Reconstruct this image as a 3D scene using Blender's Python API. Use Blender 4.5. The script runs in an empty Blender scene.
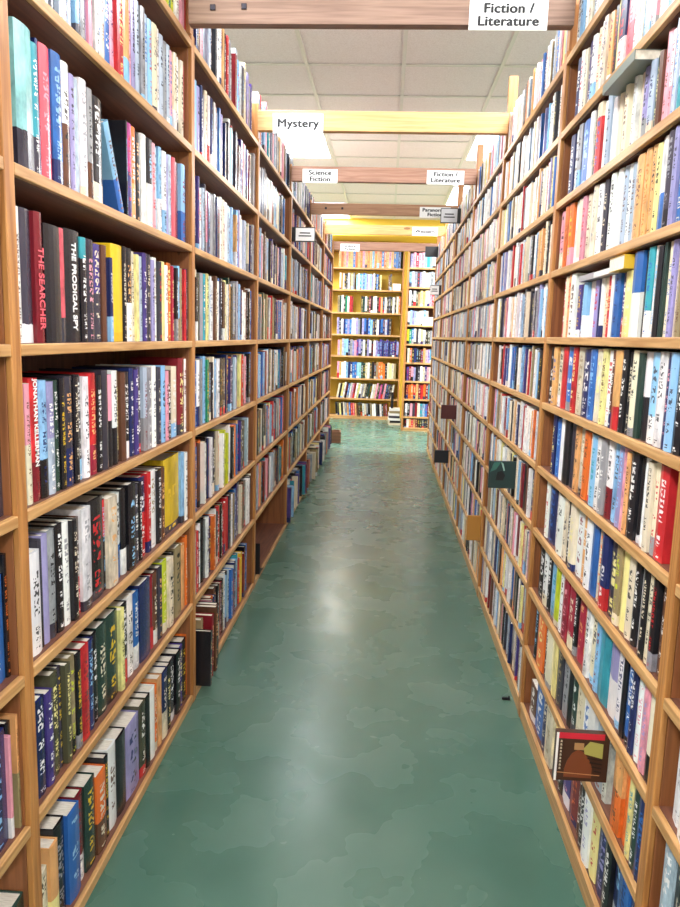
import bpy, math, random
from mathutils import Vector, Matrix
R_ = random.Random(11)
C = bpy.context.scene.collection
S = bpy.context.scene

# ------------------------------------------------------------------ camera
EYE = (0.0, 0.0, 1.30)
FPX, PITCH, YAW, ROLL = 736.24, 0.158278, 0.05837, 0.0291985
def cam_axes():
    cy, sy = math.cos(YAW), math.sin(YAW)
    fw = Vector((-sy, cy, 0)); rt = Vector((cy, sy, 0)); up = Vector((0, 0, 1))
    F = fw*math.cos(PITCH) - up*math.sin(PITCH); U = up*math.cos(PITCH) + fw*math.sin(PITCH)
    r = rt*math.cos(ROLL) + U*math.sin(ROLL); u = U*math.cos(ROLL) - rt*math.sin(ROLL)
    return F, r, u
F_, Rr_, U_ = cam_axes()
cd = bpy.data.cameras.new('camera'); cam = bpy.data.objects.new('camera', cd); C.objects.link(cam)
cd.sensor_fit = 'VERTICAL'; cd.sensor_height = 24; cd.sensor_width = 18; cd.lens = FPX*24/907
cd.clip_start = 0.03; cd.clip_end = 60
m = Matrix((Rr_, U_, -F_)).transposed().to_4x4(); m.translation = EYE
cam.matrix_world = m; S.camera = cam
S.cycles.sample_clamp_indirect = 4.0
S.view_settings.view_transform = 'Standard'; S.view_settings.look = 'None'; S.view_settings.gamma = 1.0; S.view_settings.exposure = 0.72; S.view_settings.use_curve_mapping = False
def proj(x, y, z):
    v = Vector((x, y, z)) - Vector(EYE); d = v.dot(F_)
    if d < 0.02: return None
    return 340 + FPX*v.dot(Rr_)/d, 453.5 - FPX*v.dot(U_)/d
def y_at(px, x, z):
    """depth along the aisle at which a point of the shelf front (x, z) stands for a measured column of the photograph"""
    lo, hi = 0.25, 14.0
    for _ in range(50):
        mid = (lo+hi)/2; q = proj(x, mid, z)
        if q is None or (q[0] < px) == (x < 0): lo = mid
        else: hi = mid
    return (lo+hi)/2

# ------------------------------------------------------------------ materials
def lin(c):
    return tuple(((v/255)/12.92 if v/255 <= .04045 else ((v/255+.055)/1.055)**2.4) for v in c)
class NT:
    def __init__(s, name):
        s.m = bpy.data.materials.new(name); s.m.use_nodes = True; s.t = s.m.node_tree
        s.b = s.t.nodes['Principled BSDF']
    def n(s, kind, **kw):
        o = s.t.nodes.new(kind)
        for k, v in kw.items(): setattr(o, k, v)
        return o
    def put(s, sock, v):
        if hasattr(v, 'is_output') or isinstance(v, bpy.types.NodeSocket): s.t.links.new(v, sock)
        else: sock.default_value = v
    def math(s, op, a, b=None, c=None):
        o = s.n('ShaderNodeMath', operation=op); s.put(o.inputs[0], a)
        if b is not None: s.put(o.inputs[1], b)
        if c is not None: s.put(o.inputs[2], c)
        return o.outputs[0]
    def mix(s, f, a, b, mode='MIX'):
        o = s.n('ShaderNodeMix', data_type='RGBA', blend_type=mode)
        s.put(o.inputs[0], f); s.put(o.inputs[6], a); s.put(o.inputs[7], b); return o.outputs[2]
    def noise(s, vec, scale, detail=3, rough=.5, dim='3D'):
        o = s.n('ShaderNodeTexNoise', noise_dimensions=dim); s.put(o.inputs['Vector'], vec)
        o.inputs['Scale'].default_value = scale; o.inputs['Detail'].default_value = detail; o.inputs['Roughness'].default_value = rough
        return o.outputs['Fac']
    def ramp(s, f, stops):
        o = s.n('ShaderNodeValToRGB'); s.put(o.inputs[0], f); e = o.color_ramp.elements
        while len(e) < len(stops): e.new(.5)
        for k, (p, c) in enumerate(stops): e[k].position = p; e[k].color = (*c, 1)
        return o.outputs[0]
    def scaled(s, vec, sc):
        o = s.n('ShaderNodeVectorMath', operation='MULTIPLY'); s.put(o.inputs[0], vec); o.inputs[1].default_value = sc; return o.outputs[0]
    def add(s, vec, w):
        o = s.n('ShaderNodeVectorMath', operation='ADD'); s.put(o.inputs[0], vec); s.put(o.inputs[1], w); return o.outputs[0]
def plain(name, c, rough=.5, metal=0, emit=0):
    t = NT(name); t.b.inputs['Base Color'].default_value = (*lin(c), 1); t.b.inputs['Roughness'].default_value = rough
    t.b.inputs['Metallic'].default_value = metal
    if emit:
        t.b.inputs['Emission Color'].default_value = (*lin(c), 1); t.b.inputs['Emission Strength'].default_value = emit
    return t.m
def wood(name, axis, dark, light, rough=.5, knots=.7):
    t = NT(name); tc = t.n('ShaderNodeTexCoord'); oi = t.n('ShaderNodeObjectInfo')
    off = t.n('ShaderNodeCombineXYZ'); r = t.math('MULTIPLY', oi.outputs['Random'], 37.0)
    for k in range(3): t.put(off.inputs[k], r)
    v = t.add(tc.outputs['Object'], off.outputs[0])
    big = [14, 14, 14]; big[axis] = .8; fine = [150, 150, 150]; fine[axis] = 3.5
    n1 = t.noise(t.scaled(v, big), 1.0, 4, .55); n2 = t.noise(t.scaled(v, fine), 1.0, 2, .5)
    rings = t.math('FRACT', t.math('MULTIPLY', n1, 9.0))
    rings = t.math('ABSOLUTE', t.math('SUBTRACT', rings, .5))
    f = t.math('ADD', t.math('MULTIPLY', rings, .85), t.math('MULTIPLY', n2, .5))
    col = t.ramp(f, [(.12, lin(dark)), (.75, lin(light))])
    kn = t.n('ShaderNodeTexVoronoi'); ks = [7, 7, 7]; ks[axis] = 2.6
    t.put(kn.inputs['Vector'], t.scaled(v, ks)); kn.inputs['Scale'].default_value = 1
    kf = t.math('MULTIPLY', t.math('LESS_THAN', kn.outputs['Distance'], .085), knots)
    kd = tuple(x*.42 for x in lin(dark))
    col = t.mix(kf, col, (*kd, 1))
    t.put(t.b.inputs['Base Color'], col); t.b.inputs['Roughness'].default_value = rough
    bu = t.n('ShaderNodeBump'); bu.inputs['Strength'].default_value = .12; bu.inputs['Distance'].default_value = .002
    t.put(bu.inputs['Height'], f); t.t.links.new(bu.outputs[0], t.b.inputs['Normal'])
    return t.m
BOARD = wood('pine_board', 1, (162, 114, 62), (206, 162, 106), .45)
BOARD_X = wood('pine_board_cross', 0, (162, 114, 62), (206, 162, 106), .45)
PLANK = wood('red_brown_shaded_plank', 1, (92, 55, 41), (120, 75, 55), .5, .5)  # red-brown wood, darkened further to paint in the shade under the shelves
PANEL = wood('pine_panel', 2, (116, 68, 38), (152, 94, 54), .45)
EDGE = wood('pine_upright_edge', 2, (146, 90, 42), (194, 136, 74), .45)
BACK = wood('pine_back', 2, (98, 60, 42), (130, 84, 58), .6)
BEAMS = {'grey': wood('beam_weathered', 0, (124, 96, 82), (160, 130, 112), .7, .9), 'pine': wood('beam_pine', 0, (180, 130, 78), (208, 164, 108), .5, .9),
         'rose': wood('beam_rose', 0, (140, 98, 78), (174, 132, 108), .6, .6), 'brown': wood('beam_brown', 0, (150, 108, 80), (186, 142, 106), .6, .8)}
def book_cover(name, rough):
    t = NT(name); L = t.t.links
    def A(n_, o='Color'):
        a = t.n('ShaderNodeAttribute', attribute_name=n_); return a.outputs[o]
    uv = t.n('ShaderNodeUVMap', uv_map='UVMap').outputs[0]; gl = t.n('ShaderNodeUVMap', uv_map='glyph').outputs[0]
    s1 = t.n('ShaderNodeSeparateXYZ'); t.put(s1.inputs[0], uv); u, v = s1.outputs[0], s1.outputs[1]
    s2 = t.n('ShaderNodeSeparateXYZ'); t.put(s2.inputs[0], gl); w = s2.outputs[1]
    pa = t.n('ShaderNodeSeparateColor'); t.put(pa.inputs[0], A('par')); split, seed, spine = pa.outputs[0], pa.outputs[1], pa.outputs[2]
    sv = t.n('ShaderNodeCombineXYZ'); t.put(sv.inputs[0], t.math('MULTIPLY', seed, 71.0)); t.put(sv.inputs[1], t.math('MULTIPLY', seed, 193.0)); t.put(sv.inputs[2], t.math('MULTIPLY', seed, 17.0))
    artv = t.add(t.scaled(gl, (1.1, .55, 0)), sv.outputs[0])
    art = t.noise(artv, 1.3, 4, .65)
    colA, colB, colT = A('colA'), A('colB'), A('colT')
    base = t.mix(t.math('LESS_THAN', v, t.math('ADD', split, t.math('MULTIPLY', t.math('SUBTRACT', art, .5), .05))), colA, colB)
    # printed cover art: soft tone variation, stronger on some jackets
    strong = t.math('GREATER_THAN', t.math('FRACT', t.math('MULTIPLY', seed, 13.7)), .55)
    amt = t.math('ADD', .25, t.math('MULTIPLY', strong, .5))
    tone = t.ramp(art, [(.32, (.35, .35, .38)), (.5, (.8, .8, .8)), (.68, (1.25, 1.22, 1.18))])
    base = t.mix(amt, base, t.mix(1.0, base, tone, 'MULTIPLY'))
    # illegible lettering: rows of letter-like marks running down the spine
    def letters(lo, hi, width, pitch, k):
        p = t.math('FRACT', t.math('MULTIPLY', w, pitch))
        n_ = t.math('FLOOR', t.math('MULTIPLY', w, pitch))
        cv = t.n('ShaderNodeCombineXYZ'); t.put(cv.inputs[0], n_); t.put(cv.inputs[1], t.math('MULTIPLY', seed, 977.0+k)); 
        wn = t.n('ShaderNodeTexWhiteNoise', noise_dimensions='3D'); t.put(wn.inputs['Vector'], cv.outputs[0])
        on = t.math('GREATER_THAN', wn.outputs['Value'], .14)
        gv = t.n('ShaderNodeCombineXYZ'); t.put(gv.inputs[0], t.math('MULTIPLY', u, 6.0)); t.put(gv.inputs[1], t.math('MULTIPLY', w, pitch*2.6)); t.put(gv.inputs[2], t.math('MULTIPLY', seed, 531.0+k))
        g = t.math('GREATER_THAN', t.noise(gv.outputs[0], 1.0, 0), .49)
        inu = t.math('LESS_THAN', t.math('ABSOLUTE', t.math('SUBTRACT', u, .5)), width)
        inp = t.math('LESS_THAN', p, .78)
        inv = t.math('MULTIPLY', t.math('GREATER_THAN', v, lo), t.math('LESS_THAN', v, hi))
        out = on
        for q in (g, inu, inp, inv): out = t.math('MULTIPLY', out, q)
        return out
    sh = t.math('MULTIPLY', t.math('FRACT', t.math('MULTIPLY', seed, 7.3)), .14)
    l1 = letters(t.math('ADD', .36, sh), t.math('ADD', .8, sh), .25, 2.3, 3)
    l2 = letters(t.math('ADD', .1, sh), t.math('ADD', .26, sh), .2, 3.6, 8)
    l3 = letters(.035, .075, .22, 4.5, 12)
    some = t.math('GREATER_THAN', t.math('FRACT', t.math('MULTIPLY', seed, 29.3)), .2)
    ls = t.math('MULTIPLY', t.math('MULTIPLY', some, t.math('MAXIMUM', t.math('MAXIMUM', l1, l2), l3)), spine)
    col = t.mix(t.math('MULTIPLY', ls, .9), base, colT)
    t.put(t.b.inputs['Base Color'], col); t.b.inputs['Roughness'].default_value = rough
    t.b.inputs['Specular IOR Level'].default_value = .5
    return t.m
COVER = book_cover('printed_jacket', .26); PCOVER = book_cover('printed_paper_cover', .38)
def pages_mat():
    t = NT('page_edges'); tc = t.n('ShaderNodeTexCoord')
    n_ = t.noise(t.scaled(tc.outputs['Object'], (60, 900, 60)), 1.0, 2)
    t.put(t.b.inputs['Base Color'], t.ramp(n_, [(.3, lin((196, 184, 164))), (.7, lin((240, 232, 216)))])); t.b.inputs['Roughness'].default_value = .85
    return t.m
PAGES = pages_mat()
def floor_mat():
    t = NT('painted_concrete'); tc = t.n('ShaderNodeTexCoord'); v = tc.outputs['Object']
    n1 = t.noise(v, 1.1, 3, .5); n2 = t.noise(v, 4.5, 3, .5); n3 = t.noise(v, 26, 3, .6)
    f = t.math('ADD', t.math('MULTIPLY', n1, .6), t.math('MULTIPLY', n2, .4))
    col = t.ramp(f, [(.28, lin((60, 94, 80))), (.5, lin((71, 106, 91))), (.72, lin((84, 117, 102)))])
    worn = t.ramp(n1, [(.44, (0, 0, 0)), (.7, (.35, .35, .35))])
    col = t.mix(worn, col, (*lin((112, 124, 110)), 1))
    spot = t.math('MULTIPLY', t.math('GREATER_THAN', n3, .735), t.math('GREATER_THAN', n2, .52))
    col = t.mix(t.math('MULTIPLY', spot, .55), col, (*lin((40, 62, 50)), 1))
    t.put(t.b.inputs['Base Color'], col)
    rg = t.ramp(n2, [(.3, (.22, .22, .22)), (.7, (.32, .32, .32))])
    t.put(t.b.inputs['Roughness'], rg)
    return t.m
FLOOR = floor_mat()
def ceiling_mat():
    t = NT('ceiling_tile'); tc = t.n('ShaderNodeTexCoord'); v = tc.outputs['Object']
    n1 = t.noise(v, 140, 2, .6)
    t.put(t.b.inputs['Base Color'], t.ramp(n1, [(.3, lin((232, 222, 221))), (.6, lin((246, 238, 238)))])); t.b.inputs['Roughness'].default_value = .9
    return t.m
CEIL = ceiling_mat(); GRID = plain('grid_bar', (226, 224, 218), .5)
YELLOW = plain('yellow_paint', (240, 200, 70), .6); WHITE = plain('wall_paint', (226, 220, 206), .8)
BLACK = plain('black_plastic', (24, 24, 28), .4); INK = plain('black_ink', (14, 14, 16), .6); CARD = plain('white_card', (244, 243, 240), .5)
IRON = plain('dark_iron', (40, 36, 44), .5, .6); LAMP = plain('lamp_diffuser', (243, 248, 255), .5, 0, 6.0); LAMP.cycles.emission_sampling = 'NONE'; LAMPF = plain('lamp_frame', (235, 235, 232), .5)

# ------------------------------------------------------------------ mesh helpers
class MB:
    def __init__(s): s.v = []; s.f = []; s.m = []
    def box(s, x0, x1, y0, y1, z0, z1, mi=0):
        b = len(s.v); s.v += [(x, y, z) for z in (z0, z1) for y in (y0, y1) for x in (x0, x1)]
        s.f += [tuple(b+i for i in q) for q in ((0, 2, 3, 1), (4, 5, 7, 6), (0, 1, 5, 4), (2, 6, 7, 3), (0, 4, 6, 2), (1, 3, 7, 5))]; s.m += [mi]*6
    def build(s, name, mats, parent=None, loc=(0, 0, 0), bevel=0):
        me = bpy.data.meshes.new(name); me.from_pydata(s.v, [], s.f)
        for q in (mats if isinstance(mats, (list, tuple)) else [mats]): me.materials.append(q)
        me.polygons.foreach_set('material_index', s.m); me.update()
        return link(name, me, parent, loc, bevel)
def link(name, me, parent=None, loc=(0, 0, 0), bevel=0):
    o = bpy.data.objects.new(name, me); C.objects.link(o); o.location = loc
    if parent is not None: o.parent = parent
    if bevel:
        b = o.modifiers.new('edge', 'BEVEL'); b.width = bevel; b.segments = 2; b.limit_method = 'ANGLE'
    return o
def boxpart(name, mat, x0, x1, y0, y1, z0, z1, parent=None, bevel=.0015):
    """a box whose own origin is its centre (so that grain differs from piece to piece); parent stands at the world origin of its coordinates"""
    c = Vector(((x0+x1)/2, (y0+y1)/2, (z0+z1)/2)); m_ = MB()
    m_.box(x0-c.x, x1-c.x, y0-c.y, y1-c.y, z0-c.z, z1-c.z)
    if parent is not None: c = c - parent.location
    return m_.build(name, mat, parent, c, bevel)
def thing(name, label, cat, loc=(0, 0, 0), group=None, rz=0):
    o = bpy.data.objects.new(name, None); C.objects.link(o); o.location = loc; o.rotation_euler.z = rz; o.empty_display_size = .05
    tag(o, label, cat, group); return o
def tag(o, label, cat, group=None, kind=None):
    o['label'] = label; o['category'] = cat
    if group: o['group'] = group
    if kind: o['kind'] = kind
    return o
def struct(o): o['kind'] = 'structure'; return o
def text_mesh(body, size, bold=.0, align='CENTER', spacing=1.0, shear=0):
    cu = bpy.data.curves.new('text', 'FONT'); cu.body = body; cu.size = size; cu.align_x = align; cu.align_y = 'CENTER'
    cu.offset = bold; cu.extrude = .0004; cu.space_line = .95; cu.space_character = spacing; cu.shear = shear
    o = bpy.data.objects.new('text', cu); C.objects.link(o)
    me = bpy.data.meshes.new_from_object(o.evaluated_get(bpy.context.evaluated_depsgraph_get()))
    bpy.data.objects.remove(o); bpy.data.curves.remove(cu); me.materials.clear(); return me

# ------------------------------------------------------------------ the shop
XL, XR = -0.635, 0.512
YP = [0.043, 1.225, 2.405, 3.608, 4.828, 6.059, 7.294, 8.52]     # left posts along the aisle
YQ = [0.062, 1.252, 2.435, 3.646, 4.861, 6.093, 7.330, 8.50]     # right posts
HL = [.03, .370, .672, .971, 1.270, 1.573, 1.879, 2.186]
HR = [.058, .269, .477, .686, .896, 1.106, 1.315, 1.521, 1.729, 1.939, 2.154]
TH, PW, DL, DR = .021, .034, .27, .21
CZ = 3.0
fl = MB(); fl.box(-3.2, 3.2, -2.2, 12.1, -.1, 0); struct(fl.build('floor', FLOOR))
ce = MB(); ce.box(-3.2, 3.2, -2.2, 12.1, CZ+.004, CZ+.06); struct(ce.build('ceiling', CEIL))
for nm, b, mt in (('wall_left', (-3.3, -3.2, -2.2, 12.1, 0, 3.05), WHITE), ('wall_right', (3.2, 3.3, -2.2, 12.1, 0, 3.05), WHITE),
                  ('wall_far', (-3.2, 3.2, 12.0, 12.1, 0, 3.0), YELLOW), ('wall_near', (-3.2, 3.2, -2.3, -2.2, 0, 3.05), WHITE)):
    q = MB(); q.box(*b); struct(q.build(nm, mt))
q = MB(); q.box(-3.2, 3.2, 11.12, 12.0, 2.76, 3.0); struct(q.build('trim_1', YELLOW))
g = MB()
k = 0
XT = [.04 + .615*i for i in range(-5, 6)]
YT = [.11 + .61*i for i in range(-3, 20)]
for x in XT: g.box(x-.012, x+.012, -2.2, 11.12, CZ-.006, CZ+.003)
for y in YT:
    if y < 11.1: g.box(-3.2, 3.2, y-.012, y+.012, CZ-.005, CZ+.002)
struct(g.build('trim_2', GRID))
ORD = ['', 'first', 'second', 'third', 'fourth', 'fifth', 'sixth', 'seventh', 'eighth', 'ninth', 'tenth', 'eleventh', 'twelfth', 'thirteenth', 'fourteenth', 'fifteenth', 'sixteenth', 'seventeenth', 'eighteenth', 'nineteenth']
def ordn(n):
    if n < 20: return ORD[n]
    t_, u_ = divmod(n, 10); te = {2: 'twent', 3: 'thirt', 4: 'fort', 5: 'fift', 6: 'sixt'}[t_]
    return te + ('ieth' if u_ == 0 else 'y-' + ORD[u_])
# troffers: one tile wide, two tiles long
def lamp(x0, y0, label, energy=46):
    t = thing('ceiling_light', label, 'light', (x0+.3075, y0+.61, CZ-.006), 'recessed ceiling lights')
    f = MB(); X, Y = .2955, .598
    for b in ((-X, X, -Y, -Y+.02, -.012, 0), (-X, X, Y-.02, Y, -.012, 0), (-X, -X+.02, -Y+.02, Y-.02, -.012, 0), (X-.02, X, -Y+.02, Y-.02, -.012, 0)): f.box(*b)
    f.build('frame', LAMPF, t)
    d = MB(); d.box(-X+.02, X-.02, -Y+.02, Y-.02, -.008, -.002); d.build('diffuser', LAMP, t)
    la = bpy.data.lights.new('lamp_glow', 'AREA'); la.shape = 'RECTANGLE'; la.size = 2*X-.04; la.size_y = 2*Y-.04; la.energy = energy; la.color = (.94, .965, 1)
    lo = bpy.data.objects.new('lamp_glow', la); C.objects.link(lo); lo.parent = t; lo.location = (0, 0, -.0095)
for xk, side, ys in ((.04-.615*2, 'left', ((-2.0, 0), (.11, 0), (2.55, 0), (6.21, 'just beyond the pale pine beam'), (9.87, 'deep in the shop near the yellow wall'))),
                     (.655, 'right', ((-2.0, 0), (.11, 0), (2.55, 0), (6.21, 'just beyond the pale pine beam'), (8.65, 'beyond the rosy beam')))):
    for k, (y0, w_) in enumerate(ys):  # unseen lamps above and behind the camera, added to light the nearest beam
        lamp(xk, y0, f'glowing ceiling light over the {side} shelves, ' + (w_ or f'unseen above the frame, {ordn(k+1)} from the shop front'))
lamp(-2.42, 8.65, 'added unseen light brightening the far cross aisle, behind the left shelves', 85); lamp(1.885, 8.65, 'added unseen light brightening the far cross aisle, behind the right shelves', 85)  # unseen pair added to brighten the far floor
# ---- bookcases: one unit per bay, each with its near upright; the last has both
def bank(side, X, Y, H, D, top):
    s = -1 if side == 'left' else 1
    n = len(Y)-1
    for i in range(n):
        where = ('nearest the camera and mostly cut off' if i == 0 else f'{ordn(i+1)} from the camera')
        kind = 'hardcovers' if s < 0 else 'paperbacks'
        c = thing('bookcase', f'pine bookcase bay full of {kind} on the {side}, {where}', 'bookcase', (X+s*D/2, (Y[i]+Y[i+1])/2, 0), f'pine bookcase bays along the {side}')
        xa, xb = sorted((X, X+s*D))
        ends = [Y[i]] + ([Y[i+1]] if i == n-1 else [])
        for y in ends:
            sp = boxpart('side_panel', PANEL, *sorted((X+s*.0125, X+s*D)), y, y+PW, 0, top+.02, c)
            ed = boxpart('front_edge', EDGE, *sorted((X, X+s*.0122)), y, y+PW, 0, top+.02, None, .002)
            ed.parent = sp; ed.location = ed.location - c.location - sp.location
            # upright that carries the cross beam
            a, b = sorted((X+s*.004, X+s*.045))
            boxpart('upright', EDGE, a, b, y, y+PW, top+.0205, 2.36 if s < 0 else 2.5, c)
        for k, h in enumerate(H):
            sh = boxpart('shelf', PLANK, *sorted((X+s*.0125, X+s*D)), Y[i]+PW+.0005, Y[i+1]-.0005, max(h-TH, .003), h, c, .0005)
            lip = boxpart('front_lip', BOARD, *sorted((X, X+s*.0122)), Y[i]+PW+.0005, Y[i+1]-.0005, max(h-TH, .003), h, None, .002)
            lip.parent = sh; lip.location = lip.location - c.location - sh.location
        b0, b1 = sorted((X+s*(D-.008), X+s*(D+.004)))
        boxpart('back_panel', BACK, b0, b1, Y[i]+PW, Y[i+1], .05, top, c, 0)
        t0, t1 = sorted((X+s*.003, X+s*.02))
        boxpart('toe_board', BOARD, t0, t1, Y[i]+PW+.0005, Y[i+1]-.0005, 0, max(H[0]-TH, .002), c, 0)
bank('left', XL, YP, HL, DL, 2.186); bank('right', XR, YQ, HR, DR, 2.154)

# ---- cross beams and signs
def beam(y, z0, z1, mat, label, bolts=(), xo=0):
    t = thing('ceiling_beam', label, 'beam', (-.06, y-.0205, z0), 'cross beams over the aisle')
    m_ = MB(); m_.box(-.575, .572, -.019, .019, 0, z1-z0); m_.build('timber', mat, t, (0, 0, 0), .002)
    for bx, bz in bolts:
        b = MB(); b.box(-.008, .008, -.004, .001, -.008, .008); b.build('bolt', IRON, t, (bx, -.0195, bz), .001)
def card(x, y, z, w, h, text, size, label, bold=.0004, group=None, black=False):
    t = thing('section_sign', label, 'sign', (x, y, z), group)
    b = MB(); b.box(-w/2, w/2, 0, .004, -h/2, h/2); b.build('card', CARD, t)
    me = text_mesh(text, size, 0, 'CENTER', 1.06)
    vs = [v.co.copy() for v in me.vertices]; fs = [tuple(p.vertices) for p in me.polygons]; n0 = len(vs)
    d = size*.052; V2, F2 = [], []
    for k, (dx, dz) in enumerate(((-d, 0), (0, d*.5), (d, 0), (0, -d*.5))):      # struck four times: a heavy face
        V2 += [(v.x*1.12+dx, v.y+dz, v.z+k*.00012) for v in vs]; F2 += [tuple(i+k*n0 for i in f) for f in fs]
    bm_ = bpy.data.meshes.new('lettering'); bm_.from_pydata(V2, [], F2); bm_.materials.append(INK)
    o = link('lettering', bm_, t, (0, -.0009, 0)); o.rotation_euler.x = math.pi/2
    return t
beam(YP[2], 2.218, 2.320, BEAMS['grey'], 'weathered grey brown cross beam nearest the camera, two square bolts at left', ((-.5+.0, .045), (-.405, .048)))
beam(YP[3], 2.229, 2.318, BEAMS['pine'], 'pale yellow pine cross beam carrying the sign at its left end, second from camera')
beam(YP[4], 2.249, 2.339, BEAMS['rose'], 'rosy brown cross beam with a sign at each end, third from camera')
beam(YP[5], 2.247, 2.332, BEAMS['brown'], 'brown cross beam with two bolts at its left end, fourth from camera', ((-.46, .045), (-.33, .045)))
beam(YP[6], 2.262, 2.350, BEAMS['pine'], 'pale pine cross beam before the yellow wall, fifth from camera')
beam(YP[7], 2.254, 2.343, BEAMS['rose'], 'rosy brown cross beam farthest away, just before the far bookcase')
def marker(name, label, x0, y, z0, z1, mat, cardmat=None, bars=True, group=None, art=None, inner=.05):
    """flat block tucked between the books and standing out into the aisle, its broad face towards the shop front"""
    left = x0 > XL and x0 < 0
    t = thing(name, label, 'shelf marker', (XL if left else XR, y, z0), group)
    a, b = (-inner, x0-XL) if left else (x0-XR, inner)
    h = z1-z0
    q = MB(); q.box(a, b, 0, .018, 0, h); q.build('block', mat, t, (0, 0, 0), .0015)
    va, vb = (.012, b-.004) if left else (a+.004, -.012)
    if cardmat:
        q = MB(); q.box(va, vb, -.0012, -.0001, .006, h-.006); q.build('card', cardmat, t)
        if bars:
            q = MB(); w_ = vb-va
            for k, (f, g_) in enumerate(((.22, .78), (.16, .84))): q.box(va+w_*f, va+w_*g_, -.002, -.00125, h*(.56-.2*k), h*(.64-.2*k))
            q.build('lettering', INK, t)
    if art: art(t, a, 0, h)
    return t
def sign_at(px, py, yb, w, h, text, size, label):
    # stands on the face of its beam: found from where its centre is seen
    r = F_ + Rr_*((px-340)/FPX) - U_*((py-453.5)/FPX); t_ = (yb-.045)/r.y
    return card(r.x*t_, yb-.0442, EYE[2]+r.z*t_, w, h, text, size, label)
sign_at(508.5, 15, YP[2], .228, .082, 'Fiction /\nLiterature', .037, 'white Fiction / Literature card on the weathered beam nearest the camera')
sign_at(298, 123.5, YP[3], .232, .086, 'Mystery', .050, 'white Mystery card on the pale pine beam')
sign_at(320, 176, YP[4], .218, .082, 'Science\nFiction', .040, 'white Science Fiction card at left end of the rosy beam')
sign_at(445.5, 177.5, YP[4], .228, .082, 'Fiction /\nLiterature', .037, 'white Fiction / Literature card at right end of the rosy third beam')
sign_at(435, 212.5, YP[5], .238, .080, 'Paranormal\nFiction', .036, 'white Paranormal Fiction card on the brown fourth beam')
sign_at(425, 231.5, YP[6], .240, .078, 'Western', .044, 'white Western card on the pale beam before the yellow wall')
sign_at(350, 247.5, YP[7], .215, .080, 'Science\nFiction', .036, 'white two-line card on the farthest beam, above the far bookcase')

# ------------------------------------------------------------------ books
PAL = {'K': (26, 25, 30), 'k': (58, 55, 66), 'N': (32, 42, 92), 'B': (48, 104, 176), 'b': (138, 188, 226), 'W': (236, 234, 230), 'w': (226, 212, 184), 'G': (146, 146, 150),
       'g': (34, 128, 88), 'D': (38, 62, 54), 'R': (196, 42, 46), 'r': (124, 28, 38), 'P': (226, 152, 166), 'M': (188, 58, 140), 'O': (226, 112, 44), 'o': (226, 168, 106),
       'Y': (226, 186, 36), 'y': (236, 224, 146), 'T': (52, 150, 164), 'U': (72, 58, 124), 'u': (152, 146, 192), 'n': (98, 62, 44), 'S': (168, 184, 200), 'L': (196, 206, 44),
       't': (152, 134, 98), 'A': (158, 216, 212), 'H': (232, 92, 104), 'Z': (164, 40, 62), 'd': (76, 74, 54)}
NAMES = {'K': 'black', 'k': 'charcoal', 'N': 'navy', 'B': 'blue', 'b': 'light blue', 'W': 'white', 'w': 'cream', 'G': 'grey', 'g': 'green', 'D': 'dark green', 'R': 'red', 'r': 'dark red',
         'P': 'pink', 'M': 'magenta', 'O': 'orange', 'o': 'tan', 'Y': 'yellow', 'y': 'pale yellow', 'T': 'teal', 'U': 'purple', 'u': 'lavender', 'n': 'brown', 'S': 'silver blue', 'L': 'lime yellow',
         't': 'khaki', 'A': 'aqua', 'H': 'coral red', 'Z': 'crimson', 'd': 'olive black'}
DARK = set('KkNBgDRrMUnTZdHO')
def jit(c, a=.10):
    f = 1 + R_.uniform(-a, a); return tuple(min(1., max(0., v*f*(1+R_.uniform(-.04, .04)))) for v in lin(PAL[c]))
class Book:
    __slots__ = 'side X y0 T D H z A B split tc lean kind bay row seed cols title pos n hidden'.split()
def mk(side, X, y0, T, D, H, z, A, B=None, split=0., tc=None, lean=0., kind='hardcover', bay=0, row=0):
    b = Book(); b.side = side; b.X = X; b.y0 = y0; b.T = T; b.D = D; b.H = H; b.z = z; b.A = A; b.B = B; b.split = split; b.lean = lean; b.kind = kind; b.bay = bay; b.row = row
    if side != 'far':
        Hs = HL if side == 'left' else HR
        if row+1 < len(Hs): b.H = min(b.H, Hs[row+1]-TH-z-.006)
    b.seed = R_.random(); b.title = None; b.n = 0; b.hidden = False
    if B is None and R_.random() < .22:
        bb = R_.choice('KWNRwkbG'); sp = R_.choice((.1, .14, .2, .3)); 
    else: bb, sp = B or A, split
    if tc is None: tc = R_.choice('WWWwYyoRb') if A in DARK else R_.choice('KKKNRrBn')
    b.cols = (jit(A), jit(bb), lin(PAL[tc]), sp); b.tc = tc
    return b
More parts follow.
